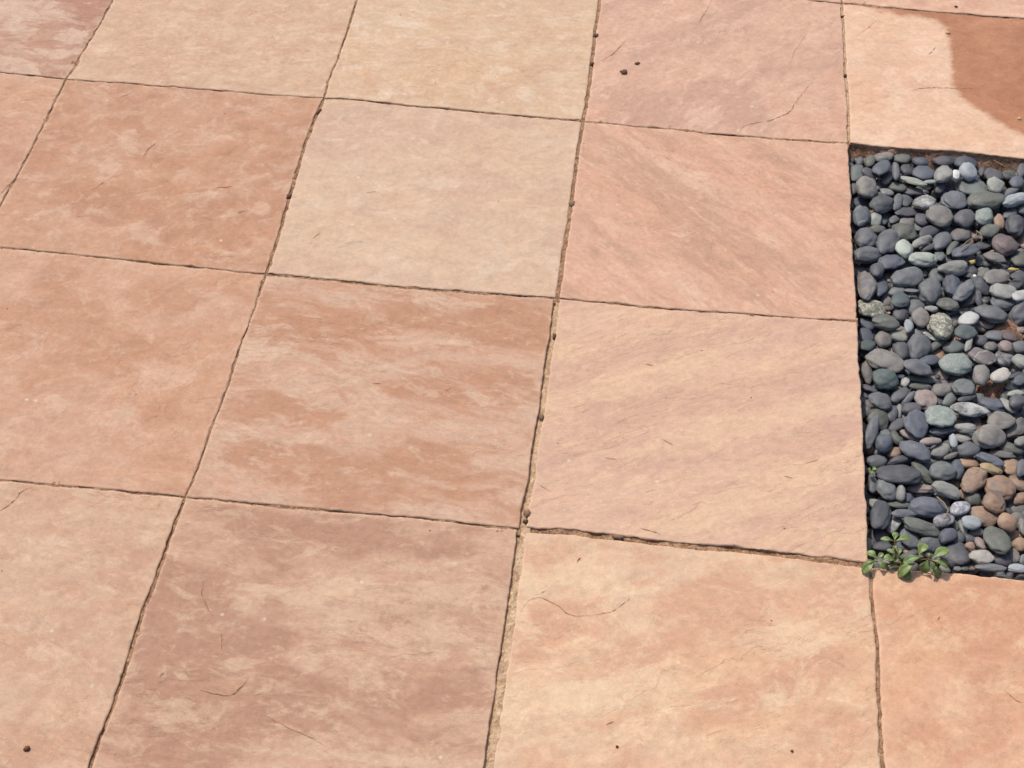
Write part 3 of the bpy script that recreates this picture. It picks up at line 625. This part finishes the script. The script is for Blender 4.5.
def ico(sub):
    import bmesh
    bm = bmesh.new(); bmesh.ops.create_icosphere(bm, subdivisions=sub, radius=1)
    v = np.array([x.co[:] for x in bm.verts]); f = [tuple(y.index for y in x.verts) for x in bm.faces]; bm.free()
    return v, f
ICO4, ICO3, ICO2 = ico(4), ico(3), ico(2)
def bed_level(px, py):
    """the heap rises a little towards the far edge"""
    t = min(1, max(0, (py - 165 - (px - 850) * .05) / 45))
    return .0125 * (1 - t) ** 1.3
ZL = {0: -.0335, 1: -.0255, 2: -.0175}
def stone_shape(px, py, p, q, an, lay, rr, sub):
    z = ZL[lay] + bed_level(px, py)
    P = at(px, py, z); dep = (P - CAM) @ EF; k = dep / F_PX; p *= k; q *= k
    d = (P - CAM) / np.linalg.norm(P - CAM)
    ex = EX - (EX @ d) * d; ex /= np.linalg.norm(ex); ey = np.cross(ex, d) * 1.0
    if ey @ EY < 0: ey = -ey
    th = math.radians(an); m = math.cos(th) * ex + math.sin(th) * ey; n = -math.sin(th) * ex + math.cos(th) * ey
    up = np.array([rr.gauss(0, .10), rr.gauss(0, .10), 1.0]); up /= np.linalg.norm(up)
    hm = m - .85 * (m @ up) / (d @ up) * d
    hn = n - .95 * (n @ up) / (d @ up) * d
    ratio = q / p
    c = q * rr.uniform(.42, .60) if ratio > .55 else q * rr.uniform(.55, .8)
    c = min(c, .0105)
    a1, a2 = hm * p, hn * q
    a3 = up * c
    A = np.stack([a1, a2, a3], 1)
    B = np.stack([m, n]); Cp = (B @ A) @ (B @ A).T; Cd = np.diag([p * p, q * q])
    def sq(X, s):
        wv, U = np.linalg.eigh(X); return U @ np.diag(wv ** s) @ U.T
    L2 = sq(Cd, .5) @ sq(Cp, -.5)
    T = np.outer(d, d) + B.T @ L2 @ B
    A = T @ A
    v, f = sub; v = v.copy(); s = rr.uniform(0, 100); e = rr.uniform(.86, 1.0)
    v = np.sign(v) * np.abs(v) ** e; v /= (np.abs(v) ** 2).sum(1)[:, None] ** .5 * .5 + .5
    nz = np.array([noise.noise(Vector(x * 1.1) + Vector((s, 0, 0))) * .22 + noise.noise(Vector(x * 2.3) + Vector((0, s, 0))) * .11 + noise.noise(Vector(x * 5) + Vector((0, 0, s))) * .018 for x in v])
    v = v * (1 + nz[:, None])
    return P, v @ A.T, f, A

MATS = {}
for k_, (a_, b_, md_, wd_) in PCOL.items():
    MATS[k_] = peb_mat('pebble_' + wd_.replace(' ', '_'), a_, b_, md_)
def shape_word(p, q):
    r = q / p
    return 'round' if r > .86 else 'rounded' if r > .72 else 'oval' if r > .5 else 'long' if r > .33 else 'sliver-thin'
def size_word(p, q):
    s = (p * q) ** .5
    return 'tiny' if s < 4 else 'small' if s < 6 else '' if s < 9.5 else 'large'
# settle the heap: stones that share room are pushed apart along their own lines of sight
shapes = []
for i_, q in enumerate(RECS):
    rr = random.Random(1000 + i_)
    shapes.append([*stone_shape(q[0], q[1], q[2], q[3], q[4], q[6], rr, ICO4 if q[2] > 11 else ICO3), q])
pos = np.array([s[0] for s in shapes]); prio = np.array([s[4][6] * 1.0 + s[4][1] * .0008 for s in shapes])
shift = np.zeros(len(shapes))
dirs = np.array([(CAM - p) / np.linalg.norm(CAM - p) for p in pos])
inv = [np.linalg.inv(s[3]) for s in shapes]
for it in range(60):
    cur = pos + dirs * shift[:, None]; mv = np.zeros(len(shapes))
    for i in range(len(shapes)):
        dd = cur - cur[i]; near = np.where((np.abs(dd).max(1) < .045))[0]
        for j in near:
            if j <= i: continue
            v = cur[j] - cur[i]; L = np.linalg.norm(v)
            if L < 1e-6: continue
            u = v / L
            ri = 1 / np.linalg.norm(inv[i] @ u); rj = 1 / np.linalg.norm(inv[j] @ u)
            pen = (ri + rj) * .93 - L
            if pen > 0:
                hi, lo = (i, j) if prio[i] >= prio[j] else (j, i)
                gap = abs(u @ dirs[i]); st_ = min(.0012, pen * (.25 + gap))
                mv[hi] += st_ * .5; mv[lo] -= st_ * .5
    shift += np.clip(mv, -.0012, .0012); shift = np.clip(shift, -.020, .013)
LAND = [(q[0], q[1], q[7]) for q in RECS if q[7]]
used = {}
def relation(q):
    best = min(LAND, key=lambda l: math.hypot(l[0] - q[0], l[1] - q[1]))
    dx, dy = q[0] - best[0], best[1] - q[1]; a = math.degrees(math.atan2(dy, dx)) % 360
    w8 = ['right of', 'above and right of', 'above', 'above and left of', 'left of', 'below and left of', 'below', 'below and right of'][int(((a + 22.5) % 360) // 45)]
    return best[2], w8, math.hypot(dx, dy)
order = sorted(range(len(RECS)), key=lambda i: relation(RECS[i])[2] if not RECS[i][7] else -1)
labels = {}
for i in order:
    q = RECS[i]; tone = PCOL[q[5]][3]; look = ' '.join(x for x in (size_word(q[2], q[3]), tone, shape_word(q[2], q[3])) if x)
    if q[7]:
        ex_ = 'in the pebble bed' if q[1] < 300 else 'low in the pebble bed'
        labels[i] = q[7] + ' ' + ex_; continue
    ref, w8, _ = relation(q)
    key = (look, ref, w8); n_ = used.get(key, 0); used[key] = n_ + 1
    rank = ['', 'second ', 'third ', 'fourth ', 'fifth '][n_]
    labels[i] = f'{rank}{look} pebble {w8} the {ref}'
for i, (P, vv, ff, A, q) in enumerate(shapes):
    c_ = pos[i] + dirs[i] * shift[i]
    k = ((c_ - CAM) @ EF) / ((pos[i] - CAM) @ EF)
    o = link_mesh('pebble', vv * k, ff, MATS[q[5]], None, tuple(c_))
    tag(o, labels[i], 'pebble', 'smooth beach pebbles in the square bed')
# small stones filling the hollows, and the part of the bed outside the photograph
fill_v, fill_f, fill_m = [], [], []
codes = 'SDBGOWPwSDBSEMTr'; mats_f = [MATS[c] for c in codes]
rr = random.Random(99); cnt = 0
def fill_stone(x, y, z, p, q, c, mi, sub):
    global fill_v
    v, f = sub; an = rr.uniform(0, math.pi); s = rr.uniform(0, 99)
    R = Matrix.Rotation(rr.gauss(0, .22), 3, 'X') @ Matrix.Rotation(rr.gauss(0, .22), 3, 'Y') @ Matrix.Rotation(an, 3, 'Z')
    nz = np.array([noise.noise(Vector(a * 1.1) + Vector((s, 0, 0))) * .16 for a in v]); vv = (v * (1 + nz[:, None]) * [p, q, c]) @ np.array(R).T + [x, y, z]
    b = sum(len(a) for a in fill_v); fill_v.append(vv); fill_f.extend(tuple(b + k for k in a) for a in f); fill_m.extend([mi] * len(f))
x_out = at(1036, 300)[0]
y = PYB + .003
while y < PYT - .002:
    x = PX0 + .004
    while x < PX1 - .004:
        xx, yy = x + rr.uniform(-.004, .004), y + rr.uniform(-.004, .004)
        px, py = to_px(np.array([xx, yy, -.035]))
        soil_near = any(sr and math.hypot(px - sx, py - sy) < sr * 1.15 for sx, sy, sr in SOIL)
        if px < 1036:
            if not soil_near and rr.random() < .85:
                s_ = rr.uniform(.0065, .0115); fill_stone(xx, yy, -.0350 + rr.uniform(-.002, .002) + bed_level(px, py), s_, s_ * rr.uniform(.65, .95), s_ * .5, rr.randrange(len(codes)), ICO3)
        else:
            for kz in (0, 1):
                s_ = rr.uniform(.009, .021); fill_stone(xx + rr.uniform(-.006, .006), yy + rr.uniform(-.006, .006), (-.036, -.024)[kz] + rr.uniform(-.003, .003), s_, s_ * rr.uniform(.6, .95), s_ * rr.uniform(.4, .6), rr.randrange(len(codes)), ICO3)
        x += .0125 if px < 1036 else .0200
    y += .0125 if True else 0
me_v = np.concatenate(fill_v)
fo = link_mesh('gravel', me_v, fill_f, mats_f[0])
for m_ in mats_f[1:]: fo.data.materials.append(m_)
fo.data.polygons.foreach_set('material_index', fill_m)
tag(fo, 'small pebbles deep in the hollows between the larger ones', 'gravel', None, 'stuff')

# ---- the weed in the corner of the bed ------------------------------------
tl_ = NT('leaf_green'); oi_ = tl_.n('ObjectInfo'); nn_ = tl_.noise(tl_.obj(), 160, 4, .6)
lc = tl_.mix(oi_.outputs['Random'], alb((138, 156, 84), .52), alb((104, 130, 62), .52))
lc = tl_.mix(tl_.step(nn_, .4, .7), lc, alb((150, 178, 104), .62))
rib = tl_.step(tl_.attr('rib'), .55, 1.0); lc = tl_.mix(tl_.math('MULTIPLY', rib, .5), lc, alb((176, 196, 134), .62))
M_LEAF = tl_.out(lc, .45, tl_.bump(nn_, .3, .001), .4)
tl_.b.inputs['Subsurface Weight'].default_value = .12; tl_.b.inputs['Subsurface Radius'].default_value = (.004, .006, .002)
ts_ = NT('stem_red'); M_STEM = ts_.out(ts_.mix(ts_.noise(ts_.obj(), 90), alb((128, 104, 66), .62), alb((150, 92, 66), .62)), .55)
def W7(x, y, z=0.0): return at(855 + x / 9.48, 500 + y / 9.48, z)
def leaf(parent, org, A, B, z0, z1, wid, bend=.15):
    """blunt spoon-shaped leaf from A (stalk) to B (tip) in sheet coordinates"""
    a, b = W7(*A, z0), W7(*B, z1); ax = b - a; L = np.linalg.norm(ax); ax = ax / L
    up = np.array([0, 0, 1.0]); sd = np.cross(up, ax); sd /= np.linalg.norm(sd); nr = np.cross(ax, sd)
    n, m = 14, 9; vs, fs, rb = [], [], []
    hw = wid / 9.48 / F_PX * 2.15
    for i in range(n):
        t = i / (n - 1); wv = hw * (max(0, math.sin(math.pi * min(1, t ** 1.35 * .93 + .03))) ** .62) * (.28 + .72 * min(1, t * 1.9)) * (1 if t < .999 else .3)
        for j in range(m):
            s = j / (m - 1) * 2 - 1
            P = a + ax * L * t + sd * wv * s + nr * (bend * L * math.sin(math.pi * t) + .22 * wv * abs(s) - .10 * L * t * t)
            vs.append(P - org); rb.append(1 - min(1, abs(s) * 3.5))
    # underside for thickness
    k = len(vs); vs += [v - nr * .0007 for v in vs]; rb += rb
    for i in range(n - 1):
        for j in range(m - 1):
            q = i * m + j; fs.append((q, q + m, q + m + 1, q + 1)); fs.append((k + q, k + q + 1, k + q + m + 1, k + q + m))
    rim = [j for j in range(m)] + [i * m + m - 1 for i in range(1, n)] + [(n - 1) * m + j for j in range(m - 2, -1, -1)] + [i * m for i in range(n - 2, 0, -1)]
    for x in range(len(rim)):
        u_, v_ = rim[x], rim[(x + 1) % len(rim)]; fs.append((u_, v_, k + v_, k + u_))
    return link_mesh('leaf', vs, fs, M_LEAF, parent, (0, 0, 0), True, {'rib': rb})
def tube(name, pts, r0, r1, mat, parent=None, org=None, seg=7):
    org = np.zeros(3) if org is None else org
    P = sample(np.array(pts), np.linspace(0, 1, max(6, len(pts) * 4))); n = len(P); vs, fs = [], []
    for i in range(n):
        d = P[min(n - 1, i + 1)] - P[max(0, i - 1)]; d /= np.linalg.norm(d) + 1e-12
        a = np.cross(d, [0, .3, 1.0]); a /= np.linalg.norm(a); b = np.cross(d, a); r = r0 + (r1 - r0) * i / (n - 1)
        for k in range(seg):
            t = 2 * math.pi * k / seg; vs.append(P[i] + r * (math.cos(t) * a + math.sin(t) * b) - org)
    for i in range(n - 1):
        for k in range(seg): fs.append((i * seg + k, i * seg + (k + 1) % seg, (i + 1) * seg + (k + 1) % seg, (i + 1) * seg + k))
    fs.append(tuple(range(seg))[::-1]); fs.append(tuple((n - 1) * seg + k for k in range(seg)))
    return link_mesh(name, vs, fs, mat, parent)
root = np.array(W7(330, 610, -.012))
weed = bpy.data.objects.new('weed', None); C.objects.link(weed); weed.location = tuple(root); weed.empty_display_size = .03
tag(weed, 'green purslane weed with spoon shaped leaves growing from the corner of the pebble bed', 'weed')
for st in ([(330, 610, -.012), (385, 545, .010), (380, 460, .018), (375, 385, .024)], [(330, 610, -.012), (260, 600, .004), (195, 580, .010)],
           [(330, 610, -.012), (430, 600, .002), (560, 570, .012), (690, 560, .018)], [(385, 545, .010), (400, 500, .014), (418, 520, .016)],
           [(690, 560, .018), (760, 590, .016), (790, 640, .010)], [(330, 610, -.012), (420, 640, .006), (520, 610, .012)]):
    tube('stem', [W7(*p) for p in st], .0013, .0008, M_STEM, weed, root)
for A, B, z0, z1, wd, bd in [
    ((372, 392), (242, 362), .024, .026, 28, .12), ((374, 385), (386, 295), .024, .024, 32, .10), ((380, 392), (535, 355), .024, .024, 30, .14),
    ((375, 470), (380, 425), .019, .021, 20, .1), ((390, 528), (305, 465), .014, .018, 25, .12), ((415, 530), (422, 448), .016, .018, 24, .12),
    ((415, 530), (465, 555), .016, .014, 12, .1), ((210, 562), (118, 482), .010, .014, 40, .12), ((215, 560), (265, 500), .010, .015, 26, .12),
    ((190, 578), (95, 598), .010, .010, 28, .12), ((185, 585), (72, 690), .010, .004, 44, .16), ((385, 578), (272, 540), .010, .014, 40, .16),
    ((215, 585), (292, 650), .010, .006, 38, .16), ((430, 590), (445, 640), .010, .004, 18, .1), ((310, 640), (425, 632), .002, .002, 15, .2),
    ((320, 660), (400, 655), .001, .001, 10, .2), ((450, 560), (360, 590), .008, .008, 18, .1),
    ((600, 525), (668, 408), .018, .024, 50, .12), ((725, 560), (888, 455), .018, .026, 48, .14), ((740, 575), (888, 628), .018, .014, 44, .14),
    ((690, 565), (640, 690), .018, .004, 60, .12), ((720, 575), (742, 655), .020, .016, 27, .12), ((720, 620), (805, 738), .012, .003, 52, .14),
    ((640, 535), (455, 588), .018, .014, 48, .14), ((570, 600), (405, 722), .014, .003, 50, .14), ((520, 660), (490, 762), .008, .002, 40, .12),
    ((690, 555), (700, 500), .018, .022, 18, .1), ((275, 600), (320, 665), .004, .001, 14, .1)]:
    leaf(weed, root, A, B, z0, z1, wd * rnd.uniform(.84, 1.06), bd * rnd.uniform(.5, 1.3))
# seedling against the slab edge higher up
r2 = np.array(at(872, 470, -.02)); seed_ = bpy.data.objects.new('seedling', None); C.objects.link(seed_); seed_.location = tuple(r2)
tag(seed_, 'tiny green seedling between the pebbles and the left slab edge', 'weed')
def W6(x, y): return ((845 + x / 11.13 - 855) * 9.48, (440 + y / 11.13 - 500) * 9.48)
for A, B in (((300, 340), (345, 305)), ((295, 345), (262, 320)), ((300, 345), (290, 370))):
    leaf(seed_, r2, W6(*A), W6(*B), -.012, -.008, 22, .1)
tube('stem', [at(872, 471, -.024), at(872, 470, -.012)], .0007, .0005, M_STEM, seed_, r2)

# ---- litter -----------------------------------------------------------------
td_ = NT('dry_straw'); M_STRAW = td_.out(td_.mix(td_.noise(td_.obj(), 200), alb((188, 170, 136), .7), alb((150, 126, 96), .7)), .8)
ty_ = NT('dry_leaf'); M_DRY = ty_.out(ty_.mix(ty_.noise(ty_.obj(), 300), alb((214, 196, 120), .75), alb((184, 158, 90), .75)), .75)
tg_ = NT('clod_dirt'); M_CLOD = tg_.out(tg_.mix(tg_.noise(tg_.obj(), 300), alb((128, 100, 80), .8), alb((160, 132, 108), .8)), .95)
tk_ = NT('chip_cream'); M_CHIP = tk_.out(tk_.mix(tk_.noise(tk_.obj(), 300), alb((232, 208, 176), .8), alb((206, 176, 140), .8)), .9)
tb_ = NT('debris_brown'); M_DEB = tb_.out(tb_.mix(tb_.noise(tb_.obj(), 400), alb((92, 62, 46), .8), alb((130, 94, 70), .8)), .95)
def centre(o):
    me = o.data; n = len(me.vertices); a = np.empty(n * 3); me.vertices.foreach_get('co', a); a = a.reshape(-1, 3); c = a.mean(0)
    me.vertices.foreach_set('co', (a - c).ravel()); me.update(); o.location = tuple(c); return o
def strand(name, pts, r, mat, label, cat):
    return tag(centre(tube(name, pts, r, r * .6, mat)), label, cat)
b1 = lambda x, y: (932 + x / 11.13, 140 + y / 11.13)
strand('grass_stalk', [at(*b1(690, 228), -.004), at(*b1(790, 280), -.001), at(*b1(885, 342), -.006)], .0007, M_STRAW, 'pale dry grass stalk across the dark pebbles near the top edge', 'grass stalk')
b2 = lambda x, y: (932 + x / 11.13, 200 + y / 11.13)
strand('twig', [at(*b2(320, 525), -.006), at(*b2(400, 455), -.003), at(*b2(470, 410), -.003), at(*b2(505, 360), -.004)], .0009, M_STRAW, 'grey straight twig lying on the purple pebble', 'twig')
strand('twig', [at(*b2(495, 345), -.003), at(*b2(540, 375), -.001), at(*b2(560, 420), -.002), at(*b2(548, 465), -.006)], .0010, M_STRAW, 'pale curled twig hooked beside the dark olive pebble', 'twig')
strand('tendril', [at(937, 497, -.006), at(944, 503, -.003), at(948.5, 511, -.003), at(944, 519, -.006)], .0011, M_STRAW, 'tan curled dry stem touching the big blue black pebble', 'tendril')
def flake(name, P, sx, sy, ang, mat, label, cat, thick=.0007, tilt=.2, seed=0):
    n = 16; vs, fs = [], []; r_ = random.Random(seed)
    rad = [1 + r_.uniform(-.28, .28) for _ in range(n)]
    R = Matrix.Rotation(ang, 3, 'Z') @ Matrix.Rotation(tilt, 3, 'X')
    for z in (thick, -thick):
        vs.append(tuple(R @ Vector((0, 0, z * 1.6))))
        for k in range(n):
            t = 2 * math.pi * k / n; vs.append(tuple(R @ Vector((math.cos(t) * sx * rad[k], math.sin(t) * sy * rad[k], z + .0006 * math.sin(3 * t)))))
    for k in range(n):
        a, b = 1 + k, 1 + (k + 1) % n; fs += [(0, a, b), (n + 1, n + 1 + b, n + 1 + a), (a, n + 1 + a, n + 1 + b, b)]
    return tag(link_mesh(name, vs, fs, mat, None, tuple(P)), label, cat)
flake('dry_leaf', at(*b2(450, 690), -.004), .0052, .0036, .4, M_DRY, 'square yellow leaf scrap beside the speckled greenish pebble', 'leaf scrap', seed=1)
flake('dry_leaf', at(932 + 900 / 11.13, 260 + 105 / 11.13, -.004), .0075, .0030, .1, M_DRY, 'long yellow leaf scrap near the right border above the taupe pebble', 'leaf scrap', seed=2)
flake('crumb', at(624, 72, .0012), .0064, .0058, .3, M_DEB, 'larger dark brown crumb on the pink slab', 'crumb', .0014, .1, 3)
flake('crumb', at(637.5, 63.5, .0012), .0045, .0038, .8, M_DEB, 'smaller dark brown crumb on the pink slab', 'crumb', .0012, .1, 4)
flake('crumb', at(27, 749, .0015), .0034, .0030, .5, M_DEB, 'round brown seed crumb near the bottom left corner', 'crumb', .0018, .1, 5)
flake('crumb', at(617, 746.5, .0012), .0015, .0013, .2, M_DEB, 'dark speck on the cream slab near the bottom border', 'crumb', .001, .1, 6)
flake('crumb', at(792, 751, .0012), .0018, .0014, .2, M_DEB, 'brown speck near the right side of the cream slab, bottom border', 'crumb', .001, .1, 7)
flake('crumb', at(956, 12 - 5.5, .0015), .0030, .0014, -.6, M_DEB, 'thin brown scrap on the slab at the top right border', 'crumb', .001, .1, 8)
flake('stone_chip', at(948, 33, .0015), .0044, .0018, -.1, M_CHIP, 'cream stone chip at the rim of the wet patch', 'stone chip', .0014, .2, 9)
flake('stone_chip', at(1019, 119, .0015), .0036, .0024, .7, M_CHIP, 'cream stone chip on the wet patch by the right border', 'stone chip', .0018, .2, 10)
# grit and bark bits caught in the joints
for k, (x, y, sx, sy, an, mt, lb) in enumerate([
    (527, 514, .0042, .0058, .2, M_CLOD, 'brown stone stuck in the joint above the cream slab corner'), (525.5, 522, .0036, .0030, .2, M_DEB, 'dark bit just under the brown stone in the joint'),
    (541.5, 417, .0030, .0060, .1, M_CLOD, 'grey brown bit halfway down the sandy joint'), (554, 337, .0026, .0060, .1, M_DEB, 'thin brown bit high in the joint beside the pale slab'),
    (572, 204, .0048, .0060, .5, M_CLOD, 'brown clod with splinters in the joint left of the salmon slab'), (596, 36, .0040, .0046, .2, M_DEB, 'dark clod in the joint near the top border'),
    (592, 64, .0034, .0040, .2, M_DEB, 'dark clod left of the two brown crumbs'), (618, 537.5, .0070, .0030, -.2, M_CLOD, 'brown clod in the wide joint above the cream slab'),
    (845, 76, .0032, .0042, .1, M_DEB, 'black bit in the joint beside the wet patched slab'), (843, 17, .0042, .0026, .3, M_DEB, 'dark bit at the top of the joint beside the peach slab'),
    (289, 197, .0036, .0060, -.3, M_DEB, 'dark clod in the joint left of the smooth beige slab'), (319, 112, .0028, .0075, -.3, M_DEB, 'dark streak of dirt high in the joint left of the beige slab')]):
    flake('clod', at(x, y, -.0012), sx, sy, an, mt, lb, 'joint debris', .0022, .15, 20 + k)
